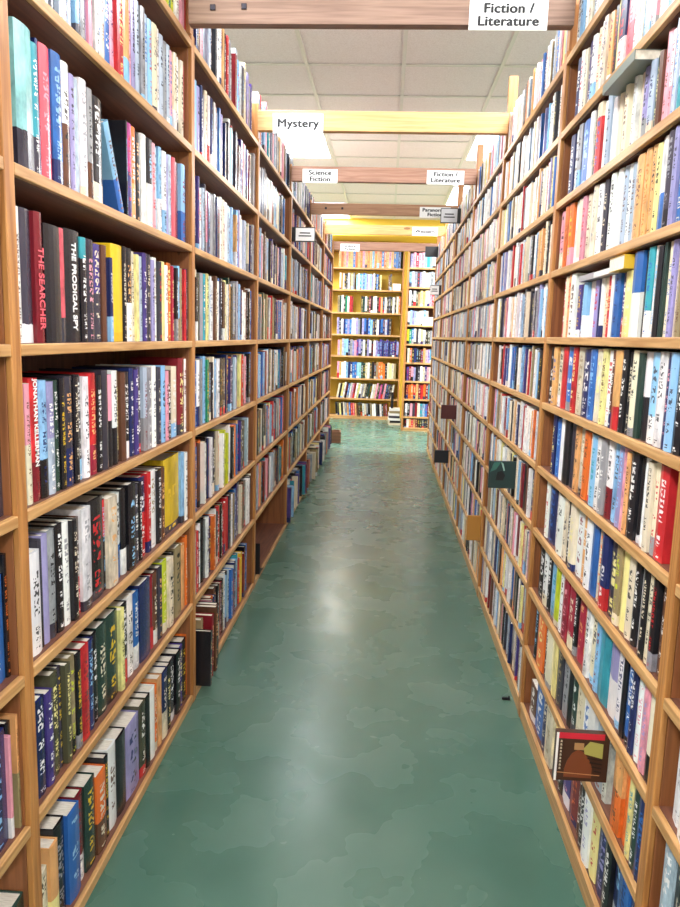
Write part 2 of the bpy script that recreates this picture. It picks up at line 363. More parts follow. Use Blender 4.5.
def cover_geo(b, seg, bt, over):
    """verts, quads, uv per quad corner, spine flag per quad, material index; local axes: x depth into the shelf, y along the shelf, z up; spine at x = 0"""
    T, D, H = b.T, b.D, b.H; bt = min(bt, T*.2); bul = min(.004, T*.12) if seg > 1 else 0
    out = [(D, 0)] + [(bul*(1-math.sin(math.pi*i/seg)), T*i/seg) for i in range(seg+1)] + [(D, T)]
    inn = [(D, bt), (bt+bul, bt), (bt+bul, T-bt), (D, T-bt)]
    V, Q, UV, SP, M = [], [], [], [], []
    no = len(out)
    for z in (0, H): V += [(x, y, z) for x, y in out]
    for z in (0, H): V += [(x, y, z) for x, y in inn]
    def q(idx, uv, sp, mi=0): Q.append(idx); UV.append(uv); SP.append(sp); M.append(mi)
    for i in range(no-1):
        a, c = out[i], out[i+1]
        if i == 0: uv, sp = ((1, 0), (0, 0), (0, 1), (1, 1)), 0
        elif i == no-2: uv, sp = ((0, 0), (1, 0), (1, 1), (0, 1)), 0
        else:
            u0, u1 = (i-1)/seg, i/seg; uv, sp = ((u0, 0), (u1, 0), (u1, 1), (u0, 1)), 1
        q((i, i+1, no+i+1, no+i), uv, sp)
    o2 = 2*no; z4 = ((.5, .5),)*4
    for i in range(3): q((o2+i, o2+4+i, o2+5+i, o2+i+1), z4, 0)
    q((0, no, o2+4, o2), z4, 0); q((no-1, o2+3, o2+7, 2*no-1), z4, 0)
    for dz, (oo, ii) in ((0, (0, o2)), (1, (no, o2+4))):
        def cap(idx): q(tuple(idx) if dz == 0 else tuple(reversed(idx)), z4 if len(idx) == 4 else ((.5, .5),)*len(idx), 0)
        cap((oo, ii, ii+1, oo+1)); cap((oo+no-2, ii+2, ii+3, oo+no-1)); cap([ii+1, ii+2]+[oo+i for i in range(no-2, 0, -1)])
    return V, Q, UV, SP, M
def page_geo(b, bt, over):
    T, D, H = b.T, b.D, b.H; bt = min(bt, T*.2)
    x0, x1, y0, y1, z0, z1 = bt+.004, D-over, bt, T-bt, over, H-over
    V = [(x, y, z) for z in (z0, z1) for y in (y0, y1) for x in (x0, x1)]
    return V, [(0, 2, 3, 1), (4, 5, 7, 6), (0, 1, 5, 4), (2, 6, 7, 3), (0, 4, 6, 2), (1, 3, 7, 5)]
SPEC = {'hardcover': (.0026, .0035, COVER), 'paperback': (.0007, .0006, PCOVER)}
def place(b):
    """matrix from the book's own axes to the shop"""
    s = -1 if b.side == 'left' else 1
    M_ = Matrix(((s, 0, 0, b.X), (0, 1, 0, b.y0), (0, 0, 1, b.z), (0, 0, 0, 1)))
    return M_ if b.side != 'far' else Matrix(((0, 1, 0, b.X), (1, 0, 0, b.y0), (0, 0, 1, b.z), (0, 0, 0, 1)))
def fill(me, items):
    """face attributes and UVs for (faces, uvs, spine flags, book) lists"""
    me.uv_layers.new(name='UVMap'); me.uv_layers.new(name='glyph')
    for n_ in ('colA', 'colB', 'colT', 'par'): me.attributes.new(n_, 'FLOAT_COLOR', 'FACE')
    A, B_, T_, P_, U1, U2 = [], [], [], [], [], []
    for uvs, sps, b in items:
        ca, cb, ct, sp = b.cols; asp = b.H/b.T; casp = b.H/b.D
        for uv, s_ in zip(uvs, sps):
            A += [*ca, 1]; B_ += [*cb, 1]; T_ += [*ct, 1]; P_ += [sp, b.seed, float(s_ == 1), 1]
            for u, v in uv: U1 += [u, v]; U2 += ([u, -v*asp] if s_ == 1 else [u*3.0, v*3.0*casp])
    for n_, d_ in (('colA', A), ('colB', B_), ('colT', T_), ('par', P_)): me.attributes[n_].data.foreach_set('color', d_)
    me.uv_layers['UVMap'].data.foreach_set('uv', U1); me.uv_layers['glyph'].data.foreach_set('uv', U2)
def flipped(b): return b.side in ('left', 'far')
def xform(V, b):
    M_ = place(b)
    if b.lean:
        piv = b.T if b.lean > 0 else 0
        L_ = Matrix.Translation((0, piv, 0)) @ Matrix.Rotation(-b.lean, 4, 'X') @ Matrix.Translation((0, -piv, 0)); M_ = M_ @ L_
    return [tuple(M_ @ Vector(v)) for v in V]
def single(b, name, label, group, parts=True):
    """one book as an object of its own: cover and page block are its parts"""
    bt, over, mat = SPEC[b.kind]
    V, Q, UV, SP, M_ = cover_geo(b, 4 if b.kind == 'hardcover' else 2, bt, over)
    V = xform(V, b); o0 = Vector((b.X, b.y0, b.z)); PV, PQ = page_geo(b, bt, over); PV = xform(PV, b)
    rel = lambda vs: [tuple(Vector(v)-o0) for v in vs]
    fl_ = flipped(b)
    if fl_: Q = [tuple(reversed(q)) for q in Q]; UV = [tuple(reversed(u)) for u in UV]; PQ = [tuple(reversed(q)) for q in PQ]
    if parts:
        t = thing(name, label, 'book', o0, group)
        me = bpy.data.meshes.new('cover'); me.from_pydata(rel(V), [], Q); me.materials.append(mat); fill(me, [(UV, SP, b)]); link('cover', me, t)
        pm = bpy.data.meshes.new('page_block'); pm.from_pydata(rel(PV), [], PQ); pm.materials.append(PAGES); link('page_block', pm, t)
    else:
        nv = len(V); me = bpy.data.meshes.new(name); me.from_pydata(rel(V+PV), [], Q+[tuple(i+nv for i in q) for q in PQ]); me.materials.append(mat); me.materials.append(PAGES)
        me.polygons.foreach_set('material_index', [0]*len(Q)+[1]*6); fill(me, [(UV+[((0, 0),)*4]*6, SP+[0]*6, b)])
        t = link(name, me, None, o0); tag(t, label, 'book', group)
    if b.title:
        txt, tcol, size, cv, bold = b.title
        tm = text_mesh(txt, size, bold); tm.materials.append(plain('title_ink', PAL[tcol], .5))
        o = link('title', tm, t, (0, 0, 0))
        # reads down the spine
        s = -1 if b.side == 'left' else 1
        base = Matrix(((0, 0, -s, -s*.0008), (0, 0, 0, 0), (0, 0, 0, 0), (0, 0, 0, 1)))
        # text x -> world -z ; text y -> along shelf so that it reads from the aisle ; normal -> out of the shelf
        nx = Vector((-s, 0, 0)); tx = Vector((0, 0, -1)); ty = nx.cross(tx)
        mm = Matrix((tx, ty*1.35, nx)).transposed().to_4x4(); mm.translation = (nx.x*.0006, b.T/2, b.H*cv); o.matrix_local = mm
        if b.lean: pass
    return t
def mass(books, name, label, cat, group):
    V, Fc, UVs, mi = [], [], [], []
    for b in books:
        bt, over, _ = SPEC[b.kind]
        v, Q, UV, SP, M_ = cover_geo(b, 1, bt, over); PV, PQ = page_geo(b, bt, over)
        if flipped(b): Q = [tuple(reversed(q)) for q in Q]; UV = [tuple(reversed(u)) for u in UV]; PQ = [tuple(reversed(q)) for q in PQ]
        k0 = len(V); V += xform(v, b); Fc += [tuple(k0+i for i in q) for q in Q]; mi += [0]*len(Q)
        k0 = len(V); V += xform(PV, b); Fc += [tuple(k0+i for i in q) for q in PQ]; mi += [1]*6
        UVs.append((list(UV)+[((0, 0),)*4]*6, list(SP)+[0]*6, b))
    me = bpy.data.meshes.new(name); me.from_pydata(V, [], Fc); me.materials.append(SPEC[books[0].kind][2]); me.materials.append(PAGES)
    me.polygons.foreach_set('material_index', mi); fill(me, UVs)
    return tag(link(name, me), label, cat, group, 'stuff')

books = []
W_L = 'K'*20+'k'*11+'N'*8+'W'*13+'w'*6+'R'*5+'r'*6+'B'*6+'b'*4+'G'*7+'t'*4+'S'*6+'n'*5+'U'*4+'y'*2+'O'*2+'P'*3+'D'*3+'g'+'T'*2+'o'*2
W_LU = 'K'*9+'k'*9+'N'*6+'W'*16+'w'*7+'R'*3+'r'*4+'B'*5+'b'*6+'G'*11+'S'*18+'u'*5+'P'*7+'n'*3+'U'*3+'T'*2+'o'*2  # paler upper-row weights: sheen of plastic jackets put into the book colours
W_R = 'W'*30+'w'*18+'K'*9+'b'*6+'B'*5+'S'*6+'N'*4+'t'*5+'o'*5+'R'*4+'P'*5+'G'*5+'y'*3+'U'*2+'k'*3+'r'*2+'n'*2+'O'
W_RU = 'W'*36+'w'*20+'K'*3+'b'*6+'B'*3+'S'*12+'N'*2+'o'*5+'R'*2+'P'*9+'G'*7+'y'*4+'u'*3+'k'*2+'t'*3
def rnd_book(side, y, row, bay):
    if side == 'left':
        T = R_.choice((.022, .026, .03, .034, .038)) * R_.uniform(.9, 1.1); H = min(R_.gauss(.229, .010), .262); D = R_.uniform(.15, .165)
        A = R_.choice(W_LU if row >= 5 else W_L); X = XL - R_.uniform(.012, .028)
        return mk('left', X, y, T, D, H, HL[row]+.0006, A, kind='hardcover', bay=bay, row=row)
    T = R_.choice((.012, .016, .02, .024, .028))*R_.uniform(.9, 1.1); H = R_.choice((.158, .162, .166, .168, .172, .178)); D = R_.uniform(.106, .13)
    A = R_.choice(W_RU if row >= 6 else W_R); X = XR + R_.uniform(.006, .02)
    return mk('right', X, y, T, D, H, HR[row]+.0006, A, kind='paperback', bay=bay, row=row)
def fill_row(side, row, bay, ya, yb, lean_end=True):
    y = ya; out = []
    while True:
        b = rnd_book(side, y, row, bay)
        if y + b.T > yb: break
        out.append(b); y += b.T + R_.uniform(.0002, .0012)
    books.extend(out); return out
def authored(side, row, bay, spec, Hb, reverse_x=None):
    """spec: tokens 'column=Colour[/Lower.split][*title colour][^height][~lean][!inset]' measured along the shelf in the photograph; '-' leaves a gap"""
    X = (XL - .018) if side == 'left' else (XR + .012)
    H0 = HL[row] if side == 'left' else HR[row]
    toks = spec.split(); ys = []
    for t_ in toks:
        px = float(t_.split('=')[0]); ys.append(y_at(px, X, H0 + Hb*.5))
    order = list(range(len(toks)-1)); out = []
    Y = YP if side == 'left' else YQ
    lo, hi = Y[bay]+PW+.001, Y[bay+1]-.001
    for i in order:
        body = toks[i].split('=')[1]
        if body[0] == '-': continue
        ya, yb = sorted((ys[i], ys[i+1])); ya, yb = max(ya, lo), min(yb, hi)
        if yb-ya < .004: continue
        H = Hb*R_.uniform(.965, 1.02); B = None; sp = 0; tc = None; lean = 0; ins = R_.uniform(-.004, .008)
        A = body[0]; r_ = body[1:]
        import re
        for tg, val in re.findall(r'([/*^~!])([^/*^~!]+)', r_):
            if tg == '/': B = val[0]; sp = float(val[1:] or .5)
            elif tg == '*': tc = val[0]
            elif tg == '^': H = float(val)/100
            elif tg == '~': lean = float(val)
            elif tg == '!': ins = float(val)/100
        D = R_.uniform(.15, .165) if side == 'left' else R_.uniform(.106, .128)
        kind = 'hardcover' if side == 'left' else 'paperback'
        b = mk(side, X + (-ins if side == 'left' else ins), ya+.0004, yb-ya-.0008, D, H, H0+.0006, A, B, sp, tc, lean, kind, bay, row)
        out.append(b)
    books.extend(out); return out
# nearest full bay on the left, shelf by shelf
L = {}
L[7] = authored('left', 7, 1, '132=W 137=P 141=b 145=W 150=k 154=W 159=Y 165=L 169=g 173=L 177=W 181=P 184=R 187=M 190=.', .235)
L[6] = authored('left', 6, 1, '22=k 32=S 40=W 47=S 52=k 57=S 61=W 66=S 71=S 75=b 80=G 85=u 90=P 94=W 98=W 102=w 106=B*W 113=P 118=R*y 124=o 131=P 134=u 138=S 142=G 146=S 150=b 154=w 159=W 162=S 166=G 169=S 172=P 175=w 178=W 181=w 184=-  185=Z/r.3 189.5=.', .232)
L[5] = authored('left', 5, 1, '16=A/k.28*k^24.5 33=T/k.3*W^23 40=N^24.5 43=H^24.3*P 53=B/N.2*b^24.5 63=W/n.52*K^24.2 71=u*K^23 76=S^23 81=W^23.8*G 88=G/n.35*K^23 93=K*W^22.5~0 103=- 121=b/B.4^21~-.48 126=K^22.8 127.6=M/U.5 133=O/o.4^23 138=K 143=W/K.0^23.2 148=K/W.5 153=P 157=S 160=b/W.4 163=W/b.3 167=u 170=S 173=H 176=r 181=b/B.4 185=k 188=G 190.5=.', .232)
L[4] = authored('left', 4, 1, '18=W*n^23.8 24=k/W.14*b^24 37=r*R^24 45=K*G^22.4 61=H/k.22*w^22.6 69=K^23 84=T/K.8*W^22.2 90=k*P^22.2 97=U/k.5^21.8 105=n*y^22 110=N/b.3^19.5 113=Y/Y.1*Y^23 124=K*w 128=K/W.42 134=w 137=y*n 140=S*k 143=U^23.2 147=k^23.2 151=w 153=u 156=W*t 160=k 163=y*w 167=W*n 170=O*y 174=Z 176=K 178=b/t.3 180=t*K 182=k/B.4 184=R 186=N*W^22.8 189.5=-  190=.', .228)
L[3] = authored('left', 3, 1, '26.5=P/w.5*n^22.6 32=R/r.33*W^23.4 41=b/K.33*N^22.8 49=u/S.5*W^22.4 56=D*W^22.5 61=K*Y^22.8 66=k/N.35*o^23 74=K^22.6 79=K*W^23 85=W*k^22.4 91=R/Z.3*o^23 98=K*W 103=k^23.4 109=P/K.5 113=W/K.4*K 118=t*y 122=n*y 127=K*W 132=N^23 136=U 140=k*W 144=S/G.4 148=G*W 152=W*N 156=W~0 159=k 162=b 166=P^21 169=n/K.6^21 173=w*W^22 178=r^24.4 184=W*r^24 188=R*o^24.4 194=.', .228)
L[2] = authored('left', 2, 1, '31.5=W/W.3*K^20.5 42=k^22 46=u*K^22.4 52=G*K^22.6 59=K 66=W*G^22.6 73=K 78=n/R.4 83=W*G^23.4 92=K*R^24 106=R/K.6^22.6 109=w*o^22.4 118=W/B.4 124=K*W^22.6 129=K^23 136=k*W 140=K 143=N/R.55*W 149=R*W^23 153=W*t^22.8 159=K 163=n*o 167=Y*Y^23.8 182=b^23.4 185=W 189=R*O^23.6 194=.', .226)
L[1] = authored('left', 1, 1, '37.5=N*W^20.5 48=U*W^20.2 55=d*y^22.6 62=k 66=d*y 71=t*L^22.8 77=K 82=R*r^22.4 90=N*b^22 96=K 101=D^22.6 110=D*Y^22.8 121=y*K^22 125=K*W 131=W*K 137=B*W 142=N*b^22.8 152=r*w 156=n*w 160=k 164=L*y^23 169=w*K 174=K 176=t*K^23.6 182=o 186=O*w^24.4 191=W 193=.', .224)
L[0] = authored('left', 0, 1, '41=w*K^17 52=o/y.4*K^20.5 60=K*G^22 70=B*b^21.6 81=r*k^22 88=D^22 98=O/n.4*w^20.6 107=K^22 111=W*n^22.5 119=K*W^22 128=u*N^21 141=d^22 147=K 151=W*t 156=O*w 159=o 163=N/w.4 168=K 172=k*W 177=K*W 181=U 184=K 188=O*R^22.6 193=W^22 196=.', .218)
def span(b, t): b.title = t; b.cols = (b.cols[0], b.cols[1], b.cols[0], b.cols[3])
for b in L[4]:
    if b.H == .23 and b.A == 'K': span(b, ('THE PRODIGAL SPY', 'W', .0205, .5, .0006)); break
for b in L[4]:
    if b.A == 'r': span(b, ('THE SEARCHER', 'H', .022, .42, .0003)); break
for b in L[3]:
    if b.A == 'R' and b.B == 'r': span(b, ('JONATHAN KELLERMAN', 'W', .0150, .64, .0003)); break
# right nearest full bay
Rb = {}
Rb[10] = authored('right', 10, 1, '577=W 581=b 585=W 589=w 593=S 597=W 601=W 606=P 611=W 616=.', .176)
Rb[9] = authored('right', 9, 1, '575=N 579=W 582=w 585=U 590=W 594=w 598=W 602=w 606=o 610=K 613=y 618=N/W.4 625=P/H.5 632=W 636=w 640=b 646=W 651=P 656=w 662=W 668=b 675=W 681=.', .176)
Rb[8] = authored('right', 8, 1, '568=N*W 572=W 575=k 577=G 581=B*b 588=W 592=K 595=w/R.8 600=W 604=S 608=S 612=W 616=w 620=W*G 624=w 628=W 632=W 636=w*G 640=u*K 646=S*N 652=D 656=n 660=P 665=W/P.4 669=G 673=S 677=W/T.4 683=.', .178)
Rb[7] = authored('right', 7, 1, '558=P/w.3 563=O*O 567=O/P.3 571=W 575=w 579=P 583=w 587=W 591=w*G 595=W 600=k 604=u 608=W*K 613=W*G 618=S 622=W*N 626=S 630=w 634=o*n 641=o*O 647=o 652=y*K 657=W/B.4*N 665=k*G 671=u*k 676=B 683=.', .18)
Rb[6] = authored('right', 6, 1, '560=R 563=w 566=o 569=W 574=U 578=N 582=b/W.4 586=W*B 590=u 594=N*W 598=W 601=w*O 606=R*o 610=W 613=B*N 619=U/R.3 623=y*w 631=B/W.52*b 640=K*W 645=T*B 651=W*b 655=K*G 660=D*W 663=w 667=u*k 672=w*t 678=t 684=.', .18)
Rb[5] = authored('right', 5, 1, '547=K*W 552=o 556=w 560=R*W 565=B*W 571=R*y 575=w*t 581=N*W 588=B*b 594=w*y 600=y*n 605=W*R 610=n 613=o*n 620=K*W 625=K*w 629=w 635=D*W 639=W/K.5 647=b/W.3*k 655=W*K 663=N*P 667=b*k 675=K*W 683=.', .182)
Rb[4] = authored('right', 4, 1, '551=N 554=B*b 558=W 562=K*W 567=k*W 572=o*K 576=w*t 581=O*n 586=w 589=b*T 594=W*K 599=G*W 604=W/r.4 609=b*k 615=u*b 620=P 624=o 628=K*W 635=K*w 640=W 645=w 650=w*R 655=R*W 664=.', .182)
Rb[3] = authored('right', 3, 1, '544=W 547=N*B 553=W 557=W*K 562=w*k 566=K*W 569=w*y 574=W 580=o*W 584=W 589=B*u 595=w*O 600=N*W 606=k*y 613=t*L 618=y*K 624=w*K 630=K*W 635=W*K 640=K*w 645=w*K 650=K*R 655=n*W 661=.', .18)
Rb[2] = authored('right', 2, 1, '537=K*W 542=W*K 546=K*W 549=b*T 554=L*g 558=W 562=Z*P 567=Z*w 572=K*W 575=Z*o 580=Z 584=W*K 588=w*k 593=b 597=T*N 606=u/W.5*W 614=W*N 620=K*W 624=B*W 630=N*W 634=W*P 640=P*u 646=w*P 651=.', .18)
Rb[1] = authored('right', 1, 1, '534=K 537=O*y 543=K*W 546=w*t 551=y 555=k*t 560=G*K 565=K*W 569=D*W 574=w*t 580=W*B 586=W 592=S 600=W 604=B*W 612=o/O.5*n 620=O*n 626=y*T 631=D*W 636=N*B 643=.', .18)
Rb[0] = authored('right', 0, 1, '529=n^12 534=B*W 541=N 545=w*t 551=y 557=k 561=U*P 567=r*O 574=n 578=K*W 583=W*u 589=y*R 595=N*u 603=K*W 609=N*b 617=B*N 626=N 633=.', .18)
# the bay at the left edge of the frame (only its far end shows)
authored('left', 3, 0, '-26=k*W 6=- 8=.', .20)
A3 = authored('left', 2, 0, '-40=W -22=B -12=B/B.3*W^19.5 9=K*O^23 24=.', .22)
A1 = authored('left', 1, 0, '-30=w -16=N*b 9=P/W.2^20 12=K 17=o/t.5*K^22.6 27=.', .22)
A0 = authored('left', 0, 0, '-30=D 10=D*G^20 32=.', .2)
authored('right', 2, 0, '694=W*K 682=W*G 671=.', .19); authored('right', 1, 0, '684=K 672=S*W 662=W/K.3 660=.', .19)
# the rest of the two banks
for side, Y, H in (('left', YP, HL), ('right', YQ, HR)):
    for bay in range(len(Y)-1):
        for row in range(len(H)):
            have = [b for b in books if b.side == side and b.bay == bay and b.row == row]
            lo, hi = Y[bay]+PW+.002, Y[bay+1]-.003
            if bay == 1:
                if have:
                    a0 = min(b.y0 for b in have)
                    if side == 'right' and a0 - lo > .02 and row != 4:       # near end of the right bay lies outside the frame
                        fill_row(side, row, bay, lo, a0-.001)
                    if side == 'left' and row == 7: fill_row(side, row, bay, lo, a0-.001)
                continue
            if bay == 0:
                if side == 'left' and row >= 4: continue_ = fill_row(side, row, bay, lo, hi-.42)
                elif have: fill_row(side, row, bay, lo, min(b.y0 for b in have)-.002)
                else: fill_row(side, row, bay, lo, hi-.3)
                continue
            if side == 'left' and bay == 3 and row == 0: continue
            stop = hi - (R_.uniform(.02, .12) if R_.random() < .4 else 0)
            start = lo
            if side == 'left' and bay == 2 and row == 0:
                y = lo+.03                                     # a few books pulled out towards the aisle beside the post
                for A, T, h_, ins, ln in (('K', .022, .205, -.045, .05), ('t', .03, .235, -.004, 0), ('r', .03, .235, -.034, .05), ('n', .034, .25, -.038, .05), ('K', .036, .245, -.03, 0), ('K', .03, .23, -.02, 0)):
                    books.append(mk('left', XL-ins, y, T, .158, h_, HL[0]+.0006, A, A, 0, 'o', ln, 'hardcover', 2, 0)); y += T+.004 + (.012 if ln else 0)
                start = y+.002
            out = fill_row(side, row, bay, start, stop)
# splashes of colour that stand out farther along
def recolour(side, bay, row, frac, A):
    bs = [b for b in books if b.side == side and b.bay == bay and b.row == row]
    if not bs: return
    Y = YP if side == 'left' else YQ; yt = Y[bay] + frac*(Y[bay+1]-Y[bay])
    b = min(bs, key=lambda q: abs(q.y0+q.T/2-yt)); b.A = A; b.B = None; tc = 'W' if A in DARK else 'K'; b.tc = tc; b.cols = (jit(A), jit(A), lin(PAL[tc]), 0)
for row, items in {4: [(.08, 'N'), (.16, 'd'), (.22, 'T'), (.28, 'T'), (.36, 'W'), (.44, 'k'), (.5, 'y'), (.56, 'o'), (.64, 'K'), (.7, 'b'), (.95, 'B')],
                   5: [(.06, 'k'), (.12, 'k'), (.2, 'k'), (.3, 'G'), (.4, 'W'), (.5, 'W'), (.6, 'b'), (.66, 'b'), (.74, 'W'), (.84, 'g'), (.88, 'g'), (.94, 'N')],
                   3: [(.04, 'w'), (.1, 'B'), (.2, 'b'), (.3, 'K'), (.36, 'W'), (.5, 'K'), (.6, 'k')], 2: [(.05, 'O'), (.1, 'H'), (.3, 'n'), (.46, 'L'), (.5, 'L'), (.62, 'O'), (.7, 'o'), (.94, 'U')],
                   1: [(.2, 'K'), (.34, 'W'), (.4, 'R'), (.46, 'R'), (.55, 'R'), (.6, 'W'), (.7, 'U')], 0: [(.9, 'B'), (.94, 'B'), (.82, 'Y'), (.78, 'Y'), (.66, 'N'), (.5, 'W')],
                   6: [(.03, 'B'), (.1, 'b'), (.55, 'A'), (.75, 'P')]}.items():
    for f, c in items: recolour('left', 2, row, f, c)
for bay, row, f, c in ((3, 5, .04, 'R'), (3, 5, .08, 'R'), (3, 2, .78, 'R'), (3, 2, .84, 'R'), (3, 2, .9, 'H'), (3, 1, .9, 'O'), (3, 1, .95, 'O'), (4, 1, .08, 'O'), (4, 3, .3, 'R'), (3, 4, .2, 'o'), (5, 2, .6, 'B'), (5, 1, .8, 'B'), (4, 2, .15, 'k')):
    recolour('left', bay, row, f, c)
for bay, row, f, c in ((2, 7, .35, 'R'), (2, 7, .2, 'K'), (2, 7, .1, 'K'), (2, 6, .4, 'b'), (2, 6, .5, 'b'), (2, 8, .3, 'O'), (2, 5, .35, 'n'), (2, 4, .4, 'N'), (2, 4, .6, 'W'), (2, 4, .3, 'b'), (2, 2, .5, 'K'), (2, 1, .4, 'r'), (3, 6, .7, 'B'), (2, 0, .2, 'K'), (3, 3, .4, 'n'), (3, 2, .3, 'K')):
    recolour('right', bay, row, f, c)

SLOTS = [('right', 1.535, 1), ('right', 2.885, 3), ('right', 3.70, 1), ('right', 5.81, 1), ('right', 5.35, 3), ('left', 4.964, 6), ('right', 7.57, 8), ('right', 5.88, 10), ('right', 8.38, 10)]
def in_slot(b):
    return any(b.side == sd and b.row == r and b.y0 < y+.02 and b.y0+b.T > y-.002 for sd, y, r in SLOTS)
books = [b for b in books if not in_slot(b)]
for b in books:
    if b.side == 'right' and b.row == 8 and 1.60 < b.y0 < 1.94: b.H = min(b.H, .150)
    if b.side == 'right' and b.row == 6 and 1.62 < b.y0 < 2.12: b.H = min(b.H, .144)
    if b.side == 'left' and b.row == 0 and b.bay >= 3 and R_.random() < .5: b.X += R_.uniform(.02, .06)
# rank by the size each shows at, keep the largest 300 of a kind as things, the rest as stuff
def area(b):
    s = -1 if b.side == 'left' else 1
    ps = [proj(b.X, y, z) for y in (b.y0, b.y0+b.T) for z in (b.z, b.z+b.H)]
    if any(p is None for p in ps): return 0
    x0, x1 = min(p[0] for p in ps), max(p[0] for p in ps); y0, y1 = min(p[1] for p in ps), max(p[1] for p in ps)
    w_ = max(0, min(x1, 680)-max(x0, 0)); h_ = max(0, min(y1, 907)-max(y0, 0))
    return w_*h_
def number(side):
    groups = {}
    for b in books:
        if b.side == side: groups.setdefault((b.bay, b.row), []).append(b)
    for bs in groups.values():
        vis = [b for b in bs if area(b) > 0]
        vis.sort(key=lambda b: b.y0 if side == 'left' else -b.y0)      # from the end at the left of the photograph
        for i, b in enumerate(vis): b.n = i+1; b.pos = len(vis)
BAYN = {0: 'cut-off nearest bay', 1: 'nearest full bay', 2: 'third bay', 3: 'fourth bay', 4: 'fifth bay'}
SHN = lambda r, top: 'bottom shelf' if r == 0 else ('top shelf' if r == top else f'{ordn(r+1)} shelf up')
made = {'left': 0, 'right': 0}
for side, kind, top in (('left', 'hardcover', 7), ('right', 'paperback', 10)):
    number(side)
    bs = sorted((b for b in books if b.side == side), key=area, reverse=True)
    pick, rest = bs[:300], bs[300:]
    pick = [b for b in pick if area(b) > 0]
    for b in pick:
        col = NAMES[b.A] + (f' and {NAMES[b.B]}' if b.B and b.B != b.A and b.split > .05 else '')
        size = 'slim ' if b.T < (.018 if side == 'left' else .013) else ('thick ' if b.T > (.042 if side == 'left' else .03) else '')
        lab = f'{size}{col} {kind}, {ordn(b.n)} from left, {SHN(b.row, top)}, {side} {BAYN.get(b.bay, ordn(b.bay+1) + " bay")}'
        single(b, f'{kind}_book', lab, f'{kind}s on the {side} shelves')
    mass(rest, f'{kind}_books', f'rows of {kind} books receding along the {side} shelves', 'books', f'{kind}s on the {side} shelves')

exec_tail = True
# ------------------------------------------------------------------ far end
def far_case(x0, x1, yf, d, top, hs, label, back, wood_=EDGE):
    c = thing('bookcase', label, 'bookcase', ((x0+x1)/2, yf+d/2, 0))
    boxpart('side_panel', wood_, x0, x0+.022, yf, yf+d, 0, top, c); boxpart('side_panel', wood_, x1-.022, x1, yf, yf+d, 0, top, c)
    for h in hs: boxpart('shelf', BOARD_X, x0+.0225, x1-.0225, yf, yf+d-.01, h-.024, h, c)
    boxpart('top_board', BOARD_X, x0+.0225, x1-.0225, yf, yf+d-.01, top-.022, top, c)
    boxpart('back_panel', back, x0, x1, yf+d-.009, yf+d, 0.02, top, c, 0)
    boxpart('toe_board', BOARD_X, x0+.0225, x1-.0225, yf+.004, yf+.02, 0, hs[0]-.0245, c, 0)
    return c
def z_at(py, y, x=0):
    r = F_ + Rr_*((380-340)/FPX) - U_*((py-453.5)/FPX); t_ = y/r.y; return EYE[2]+r.z*t_
YF = 11.70
hs1 = [.05] + [z_at(p, YF) for p in (399, 379, 356.5, 335, 313, 290, 268)]
far_case(-.96, .226, YF, .28, z_at(249.5, YF), hs1, 'tall pine bookcase with yellow back at far end of the aisle', YELLOW)
YG = 10.38
hs2 = [.05] + [z_at(p, YG) for p in (415.5, 398, 380, 361.5, 343, 324, 305, 286, 266.5)]
far_case(.25, .72, YG, .26, z_at(246, YG), hs2, 'narrow pine bookcase at far right, beside the tall yellow-backed one', BACK)
def far_row(x0, x1, yf, z, H, spec, what, start, lean=0., Hj=.06, cap=9):
    """spec: letters of colours; '-' a gap; spread evenly over the run"""
    n = len(spec); w_ = (x1-x0)/n; kk = 0
    for i, ch in enumerate(spec):
        if ch == '-': continue
        kk += 1
        h_ = min(H*R_.uniform(1-Hj, 1+Hj), cap)
        b = mk('far', x0+i*w_+.0005, yf+.012, w_*.96 if not lean else w_*.8, .15, h_, z+.0006, ch, kind='hardcover')
        b.lean = lean
        if lean: b.X = x0+i*w_
        single(b, 'shelved_book', f'{NAMES[ch]} book, {ordn(kk)} from left, {start} {what}', f'books in the {what}', parts=False)
f1 = 'far yellow-backed bookcase'; f2 = 'narrow far right bookcase'
a, e = -.79, .20
def rows(hs, specs, yf, what, x0, x1):
    nshelf = len(hs)
    for r, (sp, fr0, fr1, H, ln) in specs.items():
        nm = 'top shelf of' if r == nshelf-1 else ('bottom shelf of' if r == 0 else f'{ordn(r+1)} shelf up of')
        far_row(x0+(x1-x0)*fr0, x0+(x1-x0)*fr1, yf, hs[r], H, sp, what, nm, ln, cap=(hs[r+1]-hs[r]-.036 if r+1 < nshelf else (z_at(249.5, YF) if yf == YF else z_at(246, YG))-.022-hs[r]-.006))
rows(hs1, {7: ('oOoPooBOoOPoOobOoOBOoPoBBN', 0, .97, .262, 0), 6: ('wOwKKWtyG-bWTbBbuWbuWKBKy----nk', .02, .84, .24, 0), 5: ('tDWKgWRr----KDWDrKwWKRoKWKkKWKwO', 0, .99, .25, 0),
           4: ('uKWNBuBWWuGKuBNBbNKWNBNSNK', 0, .86, .245, 0), 3: ('PoSbbNGuPUuNWKuWKWuUUNUUNUUNu', .02, .99, .25, 0), 2: ('PoWWbNNBBbADDwWdKntOOOKwywt', .02, .96, .25, 0),
           1: ('wKyWKBWPrWyWGwKDKWwPKMkPKNKw', .02, .92, .235, .16), 0: ('KdyKwGoBRHonDKWwGKtWWkKWKnr', .02, .86, .2, -.08)}, YF, f1, a, e)
